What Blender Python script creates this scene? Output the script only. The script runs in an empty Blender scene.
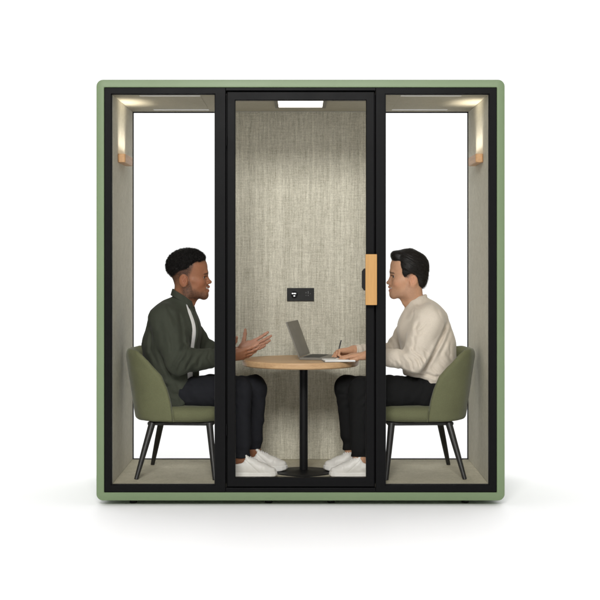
import bpy, bmesh, math, random
import numpy as np

random.seed(5)
scene = bpy.context.scene
COL = scene.collection
R = math.radians

# ------------------------------------------------------------------ measures
# metres per photograph pixel at the booth's front plane, camera distance, eye height
S, D, HX, HY, ZC = .00537, 7.8, 300.5, 254.5, 1.3477
ZF = .107                      # booth floor
ZT = ZC - 111 * S              # table top


def U(y):
    return S * (D + y) / D


def Q(px, py, y):
    k = U(y)
    return np.array(((px - HX) * k, y, ZC - (py - HY) * k))


def X0(px):
    return (px - HX) * S


def Z0(py):
    return ZC - (py - HY) * S


# ------------------------------------------------------------------ materials
def new_mat(name):
    m = bpy.data.materials.new(name)
    m.use_nodes = True
    return m, m.node_tree, m.node_tree.nodes['Principled BSDF']


def nd(nt, kind, **kw):
    n = nt.nodes.new(kind)
    for k, v in kw.items():
        setattr(n, k, v)
    return n


def noise(nt, vec, scale, detail=3, rough=.55):
    n = nd(nt, 'ShaderNodeTexNoise')
    n.inputs['Scale'].default_value = scale
    n.inputs['Detail'].default_value = detail
    n.inputs['Roughness'].default_value = rough
    nt.links.new(vec, n.inputs['Vector'])
    return n.outputs['Fac']


def mapping(nt, sc, coord='Object', rot=(0, 0, 0)):
    t = nd(nt, 'ShaderNodeTexCoord')
    m = nd(nt, 'ShaderNodeMapping')
    m.inputs['Scale'].default_value = sc
    m.inputs['Rotation'].default_value = rot
    nt.links.new(t.outputs[coord], m.inputs['Vector'])
    return m.outputs['Vector']


def ramp(nt, fac, stops):
    r = nd(nt, 'ShaderNodeValToRGB')
    e = r.color_ramp.elements
    while len(e) < len(stops):
        e.new(.5)
    for i, (p, c) in enumerate(stops):
        e[i].position = p
        e[i].color = (*c, 1) if len(c) == 3 else c
    nt.links.new(fac, r.inputs['Fac'])
    return r.outputs['Color']


def math_(nt, op, a, b):
    n = nd(nt, 'ShaderNodeMath', operation=op)
    for i, v in enumerate((a, b)):
        if isinstance(v, (int, float)):
            n.inputs[i].default_value = v
        else:
            nt.links.new(v, n.inputs[i])
    return n.outputs[0]


def mixc(nt, mode, fac, a, b):
    n = nd(nt, 'ShaderNodeMix', data_type='RGBA', blend_type=mode)
    if isinstance(fac, (int, float)):
        n.inputs[0].default_value = fac
    else:
        nt.links.new(fac, n.inputs[0])
    for i, v in ((6, a), (7, b)):
        if isinstance(v, tuple):
            n.inputs[i].default_value = (*v, 1)
        else:
            nt.links.new(v, n.inputs[i])
    return n.outputs[2]


def bump(nt, b, h, dist, strength=1.0):
    n = nd(nt, 'ShaderNodeBump')
    n.inputs['Distance'].default_value = dist
    n.inputs['Strength'].default_value = strength
    nt.links.new(h, n.inputs['Height'])
    nt.links.new(n.outputs['Normal'], b.inputs['Normal'])


def plain(name, c, rough=.5, metal=0, spec=.5, var=.06, scale=40, bmp=0, bscale=300, coat=0):
    """painted / moulded surface with faint colour and gloss unevenness"""
    m, nt, b = new_mat(name)
    v = mapping(nt, (1, 1, 1))
    f = noise(nt, v, scale, 4)
    lo = tuple(x * (1 - var) for x in c)
    hi = tuple(min(1, x * (1 + var)) for x in c)
    nt.links.new(ramp(nt, f, [(.25, lo), (.75, hi)]), b.inputs['Base Color'])
    f2 = noise(nt, v, scale * .3, 3)
    nt.links.new(math_(nt, 'ADD', math_(nt, 'MULTIPLY', f2, .16), rough - .08), b.inputs['Roughness'])
    b.inputs['Metallic'].default_value = metal
    b.inputs['Specular IOR Level'].default_value = spec
    b.inputs['Coat Weight'].default_value = coat
    if bmp:
        bump(nt, b, noise(nt, v, bscale, 2), bmp)
    return m


def cloth(name, c, var=.14, weave=900, bmp=.0006, sheen=.2, big=9, bigvar=.1, rough=.9, spec=.2):
    """woven / knitted fabric: thread-scale bump, mottled yarn colour"""
    m, nt, b = new_mat(name)
    v = mapping(nt, (1, 1, 1))
    fine = noise(nt, v, weave * .35, 2, .7)
    mid = noise(nt, v, 120, 3)
    lo = tuple(x * (1 - var) for x in c)
    hi = tuple(min(1, x * (1 + var)) for x in c)
    col = ramp(nt, fine, [(.3, lo), (.7, hi)])
    bl = noise(nt, v, big, 3)
    col = mixc(nt, 'MULTIPLY', 1.0, col, ramp(nt, bl, [(.3, (1 - bigvar,) * 3), (.7, (1, 1, 1))]))
    nt.links.new(col, b.inputs['Base Color'])
    b.inputs['Roughness'].default_value = rough
    b.inputs['Specular IOR Level'].default_value = spec
    b.inputs['Sheen Weight'].default_value = sheen
    b.inputs['Sheen Roughness'].default_value = .4
    if bmp:
        bump(nt, b, math_(nt, 'ADD', fine, math_(nt, 'MULTIPLY', mid, .8)), bmp)
    return m


def woven_panel(name, dark, light, amp=1.0, vert=True, bmp=.0012, horiz=True):
    """heathered linen acoustic cloth: irregular vertical and horizontal slubs"""
    m, nt, b = new_mat(name)
    v1 = mapping(nt, (210, 210, 11) if horiz else (95, 95, 80))
    v2 = mapping(nt, (14, 14, 240))
    v3 = mapping(nt, (58, 58, .9) if horiz else (24, 24, 24))
    v4 = mapping(nt, (170, 170, 170))
    v5 = mapping(nt, (2.2, 2.2, 1.2))
    a = noise(nt, v1, 1, 2, .6)
    h = noise(nt, v2, 1, 2, .6)
    w = noise(nt, v3, 1, 2, .5)
    f = noise(nt, v4, 1, 3, .7)
    s = math_(nt, 'ADD', math_(nt, 'MULTIPLY', a, .29), math_(nt, 'MULTIPLY', h, .19 if horiz else .05))
    s = math_(nt, 'ADD', s, math_(nt, 'MULTIPLY', f, .3))
    s = math_(nt, 'ADD', s, math_(nt, 'MULTIPLY', w, .2))
    mid = .5
    sp = .16 / amp
    col = ramp(nt, s, [(mid - sp, dark), (mid + sp, light)])
    bl = noise(nt, v5, 1, 3)
    col = mixc(nt, 'MULTIPLY', 1.0, col, ramp(nt, bl, [(.3, (.95, .95, .945)), (.7, (1, 1, 1))]))
    nt.links.new(col, b.inputs['Base Color'])
    b.inputs['Roughness'].default_value = .95
    b.inputs['Specular IOR Level'].default_value = .15
    bump(nt, b, s, bmp)
    return m


def wood(name, c1, c2, axis='X', scale=1.0, rough=.45):
    m, nt, b = new_mat(name)
    sc = {'X': (3, 60, 60), 'Y': (60, 3, 60), 'Z': (60, 60, 3)}[axis]
    v = mapping(nt, tuple(x * scale for x in sc))
    f = noise(nt, v, 1, 5, .6)
    v2 = mapping(nt, tuple(x * scale * 5 for x in sc))
    g = noise(nt, v2, 1, 3, .6)
    s = math_(nt, 'ADD', math_(nt, 'MULTIPLY', f, .65), math_(nt, 'MULTIPLY', g, .35))
    nt.links.new(ramp(nt, s, [(.3, c1), (.68, c2)]), b.inputs['Base Color'])
    b.inputs['Roughness'].default_value = rough
    b.inputs['Specular IOR Level'].default_value = .3
    bump(nt, b, g, .0003)
    return m


def glass_mat(name):
    """clear anti-reflection pane: mostly straight-through, a faint mirror at grazing angles"""
    m, nt, b = new_mat(name)
    nt.nodes.remove(b)
    out = nt.nodes['Material Output']
    tr = nd(nt, 'ShaderNodeBsdfTransparent')
    tr.inputs['Color'].default_value = (.997, .999, .997, 1)
    gl = nd(nt, 'ShaderNodeBsdfGlossy')
    gl.inputs['Roughness'].default_value = .01
    fr = nd(nt, 'ShaderNodeFresnel')
    fr.inputs['IOR'].default_value = 1.25
    cl = math_(nt, 'MAXIMUM', math_(nt, 'SUBTRACT', fr.outputs[0], .025), 0.0)   # coated: no mirror image face-on
    mx = nd(nt, 'ShaderNodeMixShader')
    nt.links.new(cl, mx.inputs[0])
    nt.links.new(tr.outputs[0], mx.inputs[1])
    nt.links.new(gl.outputs[0], mx.inputs[2])
    nt.links.new(mx.outputs[0], out.inputs['Surface'])
    return m


def emitter(name, c, strength):
    m, nt, b = new_mat(name)
    b.inputs['Base Color'].default_value = (.8, .8, .8, 1)
    b.inputs['Emission Color'].default_value = (*c, 1)
    b.inputs['Emission Strength'].default_value = strength
    return m


def tinted(name, rough=.5, sss=.12, bmp=.0003):
    """skin: per-point complexion (lips, beard shadow, palms) with fine mottling"""
    m, nt, b = new_mat(name)
    a = nd(nt, 'ShaderNodeAttribute', attribute_name='tint')
    v = mapping(nt, (1, 1, 1))
    f = noise(nt, v, 90, 4)
    col = mixc(nt, 'MULTIPLY', 1.0, a.outputs['Color'], ramp(nt, f, [(.3, (.9, .88, .87)), (.7, (1, 1, 1))]))
    nt.links.new(col, b.inputs['Base Color'])
    b.inputs['Roughness'].default_value = rough
    b.inputs['Subsurface Weight'].default_value = sss
    b.inputs['Subsurface Radius'].default_value = (.012, .005, .003)
    b.inputs['Subsurface Scale'].default_value = 1
    b.inputs['Specular IOR Level'].default_value = .3
    bump(nt, b, noise(nt, v, 420, 3), bmp)
    return m


M = {}
M['floor'] = plain('studio_white', (.90, .90, .905), .55, var=.004, scale=2, spec=.2)
M['green'] = plain('sage_green_lacquer', (.162, .225, .118), .5, var=.03, scale=6, bmp=.0001, bscale=500)
M['black'] = plain('black_powder_coat', (.0042, .0042, .0046), .45, var=.1, scale=30, bmp=.00008, bscale=900, spec=.09)
M['blackmat'] = plain('black_steel', (.008, .008, .0085), .5, var=.15, scale=30, spec=.18)
M['rubber'] = plain('black_rubber', (.01, .01, .01), .8)
M['glass'] = glass_mat('clear_glass')
M['back'] = woven_panel('linen_back_panel', (.345, .323, .256), (.745, .715, .61), 1.3)
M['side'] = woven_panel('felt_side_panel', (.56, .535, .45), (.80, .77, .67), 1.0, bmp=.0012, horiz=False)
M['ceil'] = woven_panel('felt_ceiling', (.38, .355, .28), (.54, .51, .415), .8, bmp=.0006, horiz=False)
M['carpet'] = woven_panel('loop_carpet', (.36, .33, .245), (.62, .58, .46), 1.0, bmp=.002)
M['oak'] = wood('oak_top', (.44, .265, .135), (.62, .41, .225), 'X', .8, .42)
M['oakedge'] = wood('oak_block', (.44, .235, .078), (.56, .315, .108), 'Z', .8, .5)
M['oaklamp'] = wood('oak_lamp', (.46, .26, .12), (.62, .37, .19), 'Y', 1.2, .5)
M['alu'] = plain('pale_aluminium', (.62, .61, .57), .4, metal=0, var=.04)
M['diff'] = emitter('lamp_diffuser', (1, .97, .92), 2.6)
M['bulb'] = emitter('lamp_bulb', (1, .86, .62), 2.5)
M['trim'] = plain('grey_lamp_trim', (.16, .15, .125), .5)
M['felt'] = cloth('olive_felt', (.145, .150, .080), .13, 800, .0005, .2)
M['chairleg'] = plain('charcoal_steel', (.022, .021, .020), .45, var=.15, spec=.45)
M['shirt'] = cloth('dark_olive_twill', (.050, .0545, .041), .10, 900, 0, .04, 6, .12, spec=.08)
M['sweater'] = cloth('oatmeal_knit', (.645, .572, .482), .06, 700, .0002, .25, 7, .06)
M['white_cotton'] = cloth('white_cotton', (.80, .79, .77), .03, 1200, .0003)
M['navy'] = cloth('dark_navy_cotton', (.0185, .0190, .0225), .07, 900, 0, .0, spec=.06)
M['blackcotton'] = cloth('black_cotton', (.0135, .0135, .0138), .07, 900, 0, .0, spec=.06)
M['skin_dark'] = tinted('brown_skin', .46)
M['skin_light'] = tinted('tan_skin', .5)
M['hair_black'] = plain('black_curly_hair', (.007, .0062, .006), .75, var=.5, scale=300, bmp=.0015, bscale=260, spec=.12)
M['hair_sleek'] = plain('black_straight_hair', (.0075, .0062, .0053), .46, var=.6, scale=200, spec=.24)
M['strand'] = plain('dark_hair_strand', (.021, .0165, .0135), .42, var=.7, scale=60, spec=.35)
M['curl'] = plain('dark_curl', (.0135, .0115, .0105), .6, var=.7, scale=90, spec=.25)
M['shoe'] = plain('white_leather', (.74, .72, .68), .5, var=.04, scale=25, bmp=.0003, bscale=350)
M['sole'] = plain('white_rubber', (.78, .765, .73), .6, var=.03)
M['lace'] = cloth('white_lace', (.78, .77, .74), .05)
M['eyewhite'] = plain('eye_white', (.36, .31, .28), .3)
M['iris'] = plain('dark_iris', (.015, .009, .006), .15)
M['lapgrey'] = plain('taupe_laptop_shell', (.20, .188, .162), .5, var=.05, spec=.4)
M['lapkeys'] = plain('dark_keys', (.03, .029, .027), .6)
M['screen'] = plain('dim_screen', (.185, .172, .146), .4, var=.1, scale=10, spec=.3)
M['paper'] = plain('white_paper', (.84, .835, .82), .8, var=.015)
M['cover'] = plain('grey_notebook_cover', (.30, .29, .27), .7)
M['pen'] = plain('black_pen', (.02, .02, .022), .3)
M['dialglass'] = plain('black_dial', (.004, .004, .0045), .2)
M['mark'] = emitter('lit_digits', (.95, .98, 1), .75)
M['mark_dim'] = plain('grey_icon', (.16, .16, .165), .5)
M['panel'] = plain('charcoal_panel', (.018, .018, .018), .5, spec=.2)


# ------------------------------------------------------------------ object helpers
def link(name, me, mat, parent=None, loc=(0, 0, 0), smooth=False):
    me.name = name
    o = bpy.data.objects.new(name, me)
    COL.objects.link(o)
    for m in (mat if isinstance(mat, (list, tuple)) else [mat]):
        me.materials.append(m)
    if parent is not None:
        o.parent = parent
    o.location = loc
    if smooth:
        me.polygons.foreach_set('use_smooth', np.ones(len(me.polygons), bool))
    return o


def tag(o, label=None, cat=None, group=None, kind=None):
    for k, v in (('label', label), ('category', cat), ('group', group), ('kind', kind)):
        if v:
            o[k] = v
    return o


def empty(name, loc, rz=0):
    o = bpy.data.objects.new(name, None)
    o.empty_display_size = .1
    o.location = loc
    o.rotation_euler = (0, 0, rz)
    COL.objects.link(o)
    return o


def bm_mesh(bm):
    me = bpy.data.meshes.new('m')
    bmesh.ops.recalc_face_normals(bm, faces=bm.faces)
    bm.to_mesh(me)
    bm.free()
    return me


def add_box(bm, x0, x1, y0, y1, z0, z1, bev=0, seg=2):
    c = [bm.verts.new((x, y, z)) for x in (x0, x1) for y in (y0, y1) for z in (z0, z1)]
    fs = [bm.faces.new([c[i] for i in q]) for q in
          ((0, 1, 3, 2), (4, 6, 7, 5), (0, 4, 5, 1), (2, 3, 7, 6), (0, 2, 6, 4), (1, 5, 7, 3))]
    if bev:
        es = {e for f in fs for e in f.edges}
        bmesh.ops.bevel(bm, geom=list(es), offset=bev, segments=seg, profile=.5, affect='EDGES')


def box(name, x0, x1, y0, y1, z0, z1, mat, parent=None, bev=.002, seg=2, loc=(0, 0, 0)):
    bm = bmesh.new()
    add_box(bm, x0, x1, y0, y1, z0, z1, bev, seg)
    return link(name, bm_mesh(bm), mat, parent, loc)


def rrect(hx, hz, r, cx, cz, y, n=8):
    pts = []
    for sx, sz, a0 in ((1, 1, 0), (-1, 1, 90), (-1, -1, 180), (1, -1, 270)):
        for i in range(n + 1):
            a = R(a0 + 90 * i / n)
            pts.append((cx + sx * (hx - r) + r * math.cos(a), y, cz + sz * (hz - r) + r * math.sin(a)))
    return pts


def rings(name, loops, mat, parent=None, close=True, cap=False, loc=(0, 0, 0), smooth=False):
    bm = bmesh.new()
    L = [[bm.verts.new(p) for p in l] for l in loops]
    n = len(L[0])
    pairs = list(zip(L, L[1:] + L[:1])) if close else list(zip(L, L[1:]))
    for a, b in pairs:
        for i in range(n):
            bm.faces.new((a[i], a[(i + 1) % n], b[(i + 1) % n], b[i]))
    if cap:
        bm.faces.new(L[0])
        bm.faces.new(L[-1])
    return link(name, bm_mesh(bm), mat, parent, loc, smooth)


def frame_ring(name, ox0, ox1, oz0, oz1, ix0, ix1, iz0, iz1, y0, y1, mat, parent, b=.002):
    """rectangular frame, front edges eased by b"""
    def rect(x0, x1, z0, z1, y):
        return [(x0, y, z0), (x1, y, z0), (x1, y, z1), (x0, y, z1)]
    loops = [rect(ox0, ox1, oz0, oz1, y1), rect(ox0, ox1, oz0, oz1, y0 + b),
             rect(ox0 + b, ox1 - b, oz0 + b, oz1 - b, y0), rect(ix0 - b, ix1 + b, iz0 - b, iz1 + b, y0),
             rect(ix0, ix1, iz0, iz1, y0 + b), rect(ix0, ix1, iz0, iz1, y1)]
    return rings(name, loops, mat, parent)


def lathe(name, prof, mat, parent=None, n=64, loc=(0, 0, 0), cx=0, cy=0):
    loops = [[(cx + r * math.cos(2 * math.pi * i / n), cy + r * math.sin(2 * math.pi * i / n), z) for i in range(n)]
             for r, z in prof]
    o = rings(name, loops, mat, parent, close=False, cap=True, loc=loc)
    for p in o.data.polygons:
        p.use_smooth = len(p.vertices) == 4
    o.data.set_sharp_from_angle(angle=R(35))
    return o


def tube_bm(bm, pts, rads, n=12, cap=True):
    pts = [np.array(p, float) for p in pts]
    loops = []
    for i, p in enumerate(pts):
        t = pts[min(i + 1, len(pts) - 1)] - pts[max(i - 1, 0)]
        t /= np.linalg.norm(t)
        ref = np.array((0, 1, 0)) if abs(t[1]) < .9 else np.array((1, 0, 0))
        u = np.cross(t, ref)
        u /= np.linalg.norm(u)
        v = np.cross(t, u)
        r = rads[i] if isinstance(rads, (list, tuple)) else rads
        loops.append([bm.verts.new(p + r * (u * math.cos(2 * math.pi * k / n) + v * math.sin(2 * math.pi * k / n)))
                      for k in range(n)])
    for a, b in zip(loops, loops[1:]):
        for k in range(n):
            bm.faces.new((a[k], a[(k + 1) % n], b[(k + 1) % n], b[k]))
    if cap:
        bm.faces.new(loops[0])
        bm.faces.new(loops[-1])


def tube(name, pts, rads, mat, parent=None, n=12, loc=(0, 0, 0)):
    bm = bmesh.new()
    tube_bm(bm, pts, rads, n)
    o = link(name, bm_mesh(bm), mat, parent, loc, True)
    o.data.set_sharp_from_angle(angle=R(50))
    return o


# ------------------------------------------------------------------ implicit-surface modeller
_LAT = np.random.RandomState(11).rand(32, 32, 32).astype(np.float32) * 2 - 1


def vn(P):
    """value noise in -1..1 for an (N,3) array"""
    i = np.floor(P).astype(np.int64)
    f = (P - i).astype(np.float32)
    f = f * f * (3 - 2 * f)
    i &= 31
    j = (i + 1) & 31
    x0, y0, z0 = i.T
    x1, y1, z1 = j.T
    fx, fy, fz = f.T
    a = _LAT[x0, y0, z0] * (1 - fx) + _LAT[x1, y0, z0] * fx
    b = _LAT[x0, y1, z0] * (1 - fx) + _LAT[x1, y1, z0] * fx
    c = _LAT[x0, y0, z1] * (1 - fx) + _LAT[x1, y0, z1] * fx
    d = _LAT[x0, y1, z1] * (1 - fx) + _LAT[x1, y1, z1] * fx
    return (a * (1 - fy) + b * fy) * (1 - fz) + (c * (1 - fy) + d * fy) * fz


def smin(a, b, k):
    h = np.maximum(k - np.abs(a - b), 0) / k
    return np.minimum(a, b) - h * h * k * .25


def smax(a, b, k):
    return -smin(-a, -b, k)


def f_rc(a, b, ra, rb, sq=None):
    a = np.asarray(a, float)
    b = np.asarray(b, float)

    def f(P):
        q = P - a
        ba = b - a
        if sq is not None:
            ax, s = np.asarray(sq[0], float), sq[1]
            q = q + ((s - 1) * (q @ ax))[:, None] * ax
            ba = ba + (s - 1) * (ba @ ax) * ax
        t = np.clip(q @ ba / max(ba @ ba, 1e-12), 0, 1)
        return np.linalg.norm(q - t[:, None] * ba, axis=1) - (ra + (rb - ra) * t)
    return f


def f_ell(c, r, rot=None):
    c = np.asarray(c, float)
    r = np.asarray(r, float)

    def f(P):
        q = P - c
        if rot is not None:
            q = q @ rot
        k0 = np.linalg.norm(q / r, axis=1)
        k1 = np.linalg.norm(q / (r * r), axis=1) + 1e-9
        return k0 * (k0 - 1) / k1
    return f


def f_poly(poly, to2d, sc=1.0):
    """signed distance to a closed 2-D outline, extruded"""
    pg = np.asarray(poly, float)

    def f(P):
        q = to2d(P)
        d = np.full(len(q), 1e9)
        ins = np.zeros(len(q), bool)
        for i in range(len(pg)):
            a, b = pg[i], pg[i - 1]
            e = b - a
            w = q - a
            t = np.clip(w @ e / (e @ e), 0, 1)
            d = np.minimum(d, np.linalg.norm(w - t[:, None] * e, axis=1))
            c1 = (a[1] > q[:, 1]) != (b[1] > q[:, 1])
            den = e[1] if abs(e[1]) > 1e-9 else 1e-9
            ins ^= c1 & (q[:, 0] < e[0] * (q[:, 1] - a[1]) / den + a[0])
        return np.where(ins, -d, d) * sc
    return f


class Field:
    def __init__(s):
        s.p = []
        s.post = None

    def add(s, f, c, r, k=.01, op='u'):
        s.p.append((f, np.asarray(c, float), float(r), k, op))

    def rc(s, a, b, ra, rb=None, k=.012, op='u', sq=None):
        rb = ra if rb is None else rb
        a = np.asarray(a, float)
        b = np.asarray(b, float)
        rr = max(ra, rb) / (min(1, sq[1]) if sq else 1)
        s.add(f_rc(a, b, ra, rb, sq), (a + b) / 2, np.linalg.norm(b - a) / 2 + rr, k, op)

    def el(s, c, r, k=.012, op='u', rot=None):
        s.add(f_ell(c, r, rot), c, max(r), k, op)

    def chain(s, pts, k=.012, sq=None):
        for (a, ra), (b, rb) in zip(pts, pts[1:]):
            s.rc(a, b, ra, rb, k, sq=sq)

    def ev(s, P, act):
        d = np.full(len(P), .5)
        for i in act:
            f, c, r, k, op = s.p[i]
            e = f(P)
            if op == 'u':
                d = smin(d, e, k)
            elif op == 's':
                d = smax(d, -e, k)
            else:
                d = smax(d, e, k)
        return d

    def mesh(s, vox, B=14, origin=(0, 0, 0)):
        un = [i for i, q in enumerate(s.p) if q[4] == 'u']
        lo = np.min([s.p[i][1] - s.p[i][2] for i in un], 0) - .02
        hi = np.max([s.p[i][1] + s.p[i][2] for i in un], 0) + .02
        nb = np.ceil((hi - lo) / (vox * B)).astype(int)
        n = nb * B + 1
        F = np.full(n, .5, np.float32)
        bi = np.stack(np.meshgrid(*[np.arange(q) for q in nb], indexing='ij'), -1).reshape(-1, 3)
        ctr = lo + (bi + .5) * B * vox
        hd = B * vox * .87
        near = np.zeros((len(bi), len(s.p)), bool)
        for i, (f, c, r, k, op) in enumerate(s.p):
            near[:, i] = True if op == 'i' else np.linalg.norm(ctr - c, axis=1) < r + hd + k + .015
        loc = np.stack(np.meshgrid(*[np.arange(B + 1)] * 3, indexing='ij'), -1).reshape(-1, 3) * vox
        any_u = near[:, un].any(1)
        for b in np.nonzero(any_u)[0]:
            act = np.nonzero(near[b])[0]
            dc = s.ev(ctr[b:b + 1], act)[0]
            i, j, k = bi[b] * B
            sl = F[i:i + B + 1, j:j + B + 1, k:k + B + 1]
            if dc < -(hd * 1.6 + .02):
                sl[...] = -.5
                continue
            if dc > hd * 1.9 + .03:
                continue
            P = lo + bi[b] * B * vox + loc
            d = s.ev(P, act)
            if s.post is not None:
                m = np.abs(d) < .03
                if m.any():
                    d[m] = s.post(P[m], d[m])
            sl[...] = d.reshape(sl.shape)
        return surface_nets(F, lo - np.asarray(origin), vox)


def surface_nets(F, lo, vox):
    neg = F < 0
    cnt = np.zeros(np.array(F.shape) - 1, np.uint8)
    sls = [(slice(None, -1), slice(1, None))[q] for q in (0, 1)]
    for a in (0, 1):
        for b in (0, 1):
            for c in (0, 1):
                cnt += neg[sls[a], sls[b], sls[c]]
    mask = (cnt > 0) & (cnt < 8)
    idx = np.argwhere(mask)
    vid = np.full(mask.shape, -1, np.int32)
    vid[mask] = np.arange(len(idx))
    off = np.array([(a, b, c) for a in (0, 1) for b in (0, 1) for c in (0, 1)])
    V = np.stack([F[idx[:, 0] + o[0], idx[:, 1] + o[1], idx[:, 2] + o[2]] for o in off], 1)
    acc = np.zeros((len(idx), 3))
    num = np.zeros(len(idx))
    for a in range(8):
        for b in range(a + 1, 8):
            if np.abs(off[a] - off[b]).sum() != 1:
                continue
            cr = (V[:, a] < 0) != (V[:, b] < 0)
            t = np.where(cr, V[:, a] / np.where(cr, V[:, a] - V[:, b], 1), 0)
            acc += np.where(cr[:, None], off[a] + t[:, None] * (off[b] - off[a]), 0)
            num += cr
    verts = lo + (idx + acc / num[:, None]) * vox
    quads = []
    for ax in range(3):
        o1, o2 = [(1, 2), (2, 0), (0, 1)][ax]
        s0 = [slice(None)] * 3
        s1 = [slice(None)] * 3
        s0[ax], s1[ax] = slice(None, -1), slice(1, None)
        A, Bq = neg[tuple(s0)], neg[tuple(s1)]
        e = np.argwhere(A != Bq)
        sh = np.array(mask.shape)
        e = e[(e[:, o1] >= 1) & (e[:, o2] >= 1) & (e[:, o1] < sh[o1]) & (e[:, o2] < sh[o2])]
        ins = A[e[:, 0], e[:, 1], e[:, 2]]
        q = []
        for d1, d2 in ((1, 1), (0, 1), (0, 0), (1, 0)):
            c = e.copy()
            c[:, o1] -= d1
            c[:, o2] -= d2
            q.append(vid[c[:, 0], c[:, 1], c[:, 2]])
        q = np.stack(q, 1)
        q[~ins] = q[~ins][:, ::-1]
        quads.append(q)
    return verts, np.concatenate(quads)


def np_mesh(vq, tint=None):
    v, q = vq
    me = bpy.data.meshes.new('m')
    me.vertices.add(len(v))
    me.vertices.foreach_set('co', v.astype(np.float32).ravel())
    me.loops.add(q.size)
    me.loops.foreach_set('vertex_index', q.astype(np.int32).ravel())
    me.polygons.add(len(q))
    me.polygons.foreach_set('loop_start', np.arange(0, q.size, 4, dtype=np.int32))
    me.update(calc_edges=True)
    me.validate()
    if tint is not None:
        a = me.attributes.new('tint', 'FLOAT_COLOR', 'POINT')
        a.data.foreach_set('color', np.concatenate([tint, np.ones((len(tint), 1))], 1).astype(np.float32).ravel())
    return me


def organic(name, field, vox, mat, parent=None, origin=(0, 0, 0), tint=None, loc=(0, 0, 0)):
    vq = field.mesh(vox, origin=origin)
    tc = tint(vq[0] + np.asarray(origin)) if tint else None
    return link(name, np_mesh(vq, tc), mat, parent, loc, True)


# ------------------------------------------------------------------ world, camera, lights
world = bpy.data.worlds.new('World')
scene.world = world
world.use_nodes = True
bg = world.node_tree.nodes['Background']
# a studio: bright white cyclorama side behind the booth, dimmer room behind the photographer
wn = world.node_tree
wt = wn.nodes.new('ShaderNodeTexCoord')
ws = wn.nodes.new('ShaderNodeSeparateXYZ')
wm = wn.nodes.new('ShaderNodeMapRange')
wm.interpolation_type = 'SMOOTHSTEP'
for i_, v_ in ((1, -.2), (2, .5), (3, .10), (4, 1.14)):
    wm.inputs[i_].default_value = v_
wn.links.new(wt.outputs['Generated'], ws.inputs[0])
wn.links.new(ws.outputs['Y'], wm.inputs[0])
wn.links.new(wm.outputs[0], bg.inputs['Strength'])
bg.inputs['Color'].default_value = (1, 1, 1, 1)

cam_d = bpy.data.cameras.new('camera')
cam = bpy.data.objects.new('camera', cam_d)
COL.objects.link(cam)
cam.location = (0, -D, ZC)
cam.rotation_euler = (R(90), 0, 0)
cam_d.sensor_width = 36
cam_d.lens = 36 * D / (600 * S)
cam_d.shift_x = -(HX - 300) / 600
cam_d.shift_y = -(300 - HY) / 600
cam_d.clip_end = 500
scene.camera = cam


def area(name, loc, target, size, energy, color=(1, 1, 1)):
    l = bpy.data.lights.new(name, 'AREA')
    l.shape = 'RECTANGLE'
    l.size, l.size_y = size
    l.energy = energy
    l.color = color
    o = bpy.data.objects.new(name, l)
    COL.objects.link(o)
    o.location = loc
    d = np.array(target, float) - np.array(loc, float)
    from mathutils import Vector
    o.rotation_euler = Vector(d).to_track_quat('-Z', 'Y').to_euler()
    return o


area('softbox_key', (-.5, -8.2, 4.8), (0, .6, 1.3), (2.6, 1.9), 650, (1, .985, .96))
area('softbox_overhead', (0, 8.5, 9), (0, 8.5, 0), (26, 26), 1750, (1, 1, 1))

scene.view_settings.view_transform = 'Standard'
scene.view_settings.look = 'None'
scene.view_settings.exposure = 0
scene.view_settings.gamma = 1
scene.render.engine = 'CYCLES'
scene.cycles.use_denoising = True
scene.cycles.max_bounces = 10
scene.cycles.transparent_max_bounces = 16
scene.cycles.diffuse_bounces = 5
scene.cycles.sample_clamp_indirect = 6

# ------------------------------------------------------------------ setting
bm = bmesh.new()
vs = [bm.verts.new(p) for p in ((-16, -11, 0), (16, -11, 0), (16, 10, 0), (-16, 10, 0))]
bm.faces.new(vs)
tag(link('floor', bm_mesh(bm), M['floor']), kind='structure')

# ------------------------------------------------------------------ the booth
booth = empty('meeting_booth', (0, 0, 0))
tag(booth, 'sage green rimmed meeting booth with black framed glass door and linen back wall', 'office booth')

ox0, ox1, oz1, oz0 = X0(96.3), X0(504.8), Z0(79.6), Z0(500.7)
ix0, ix1, iz1, iz0 = X0(104), X0(497), Z0(87.2), Z0(492.6)
YB = 1.10
cx, cz = (ox0 + ox1) / 2, (oz0 + oz1) / 2
hx, hz = (ox1 - ox0) / 2, (oz1 - oz0) / 2
icx, icz, ihx, ihz = (ix0 + ix1) / 2, (iz0 + iz1) / 2, (ix1 - ix0) / 2, (iz1 - iz0) / 2
e = .005
loops = [rrect(hx, hz, .036, cx, cz, YB - e), rrect(hx, hz, .036, cx, cz, e),
         rrect(hx - .0015, hz - .0015, .0345, cx, cz, .0015), rrect(hx - e, hz - e, .031, cx, cz, 0),
         rrect(ihx + .003, ihz + .003, .006, icx, icz, 0), rrect(ihx, ihz, .004, icx, icz, .003),
         rrect(ihx, ihz, .004, icx, icz, YB), rrect(hx - e, hz - e, .031, cx, cz, YB)]
shell = rings('shell', loops, M['green'], booth, smooth=True)
shell.data.set_sharp_from_angle(angle=R(25))

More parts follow.
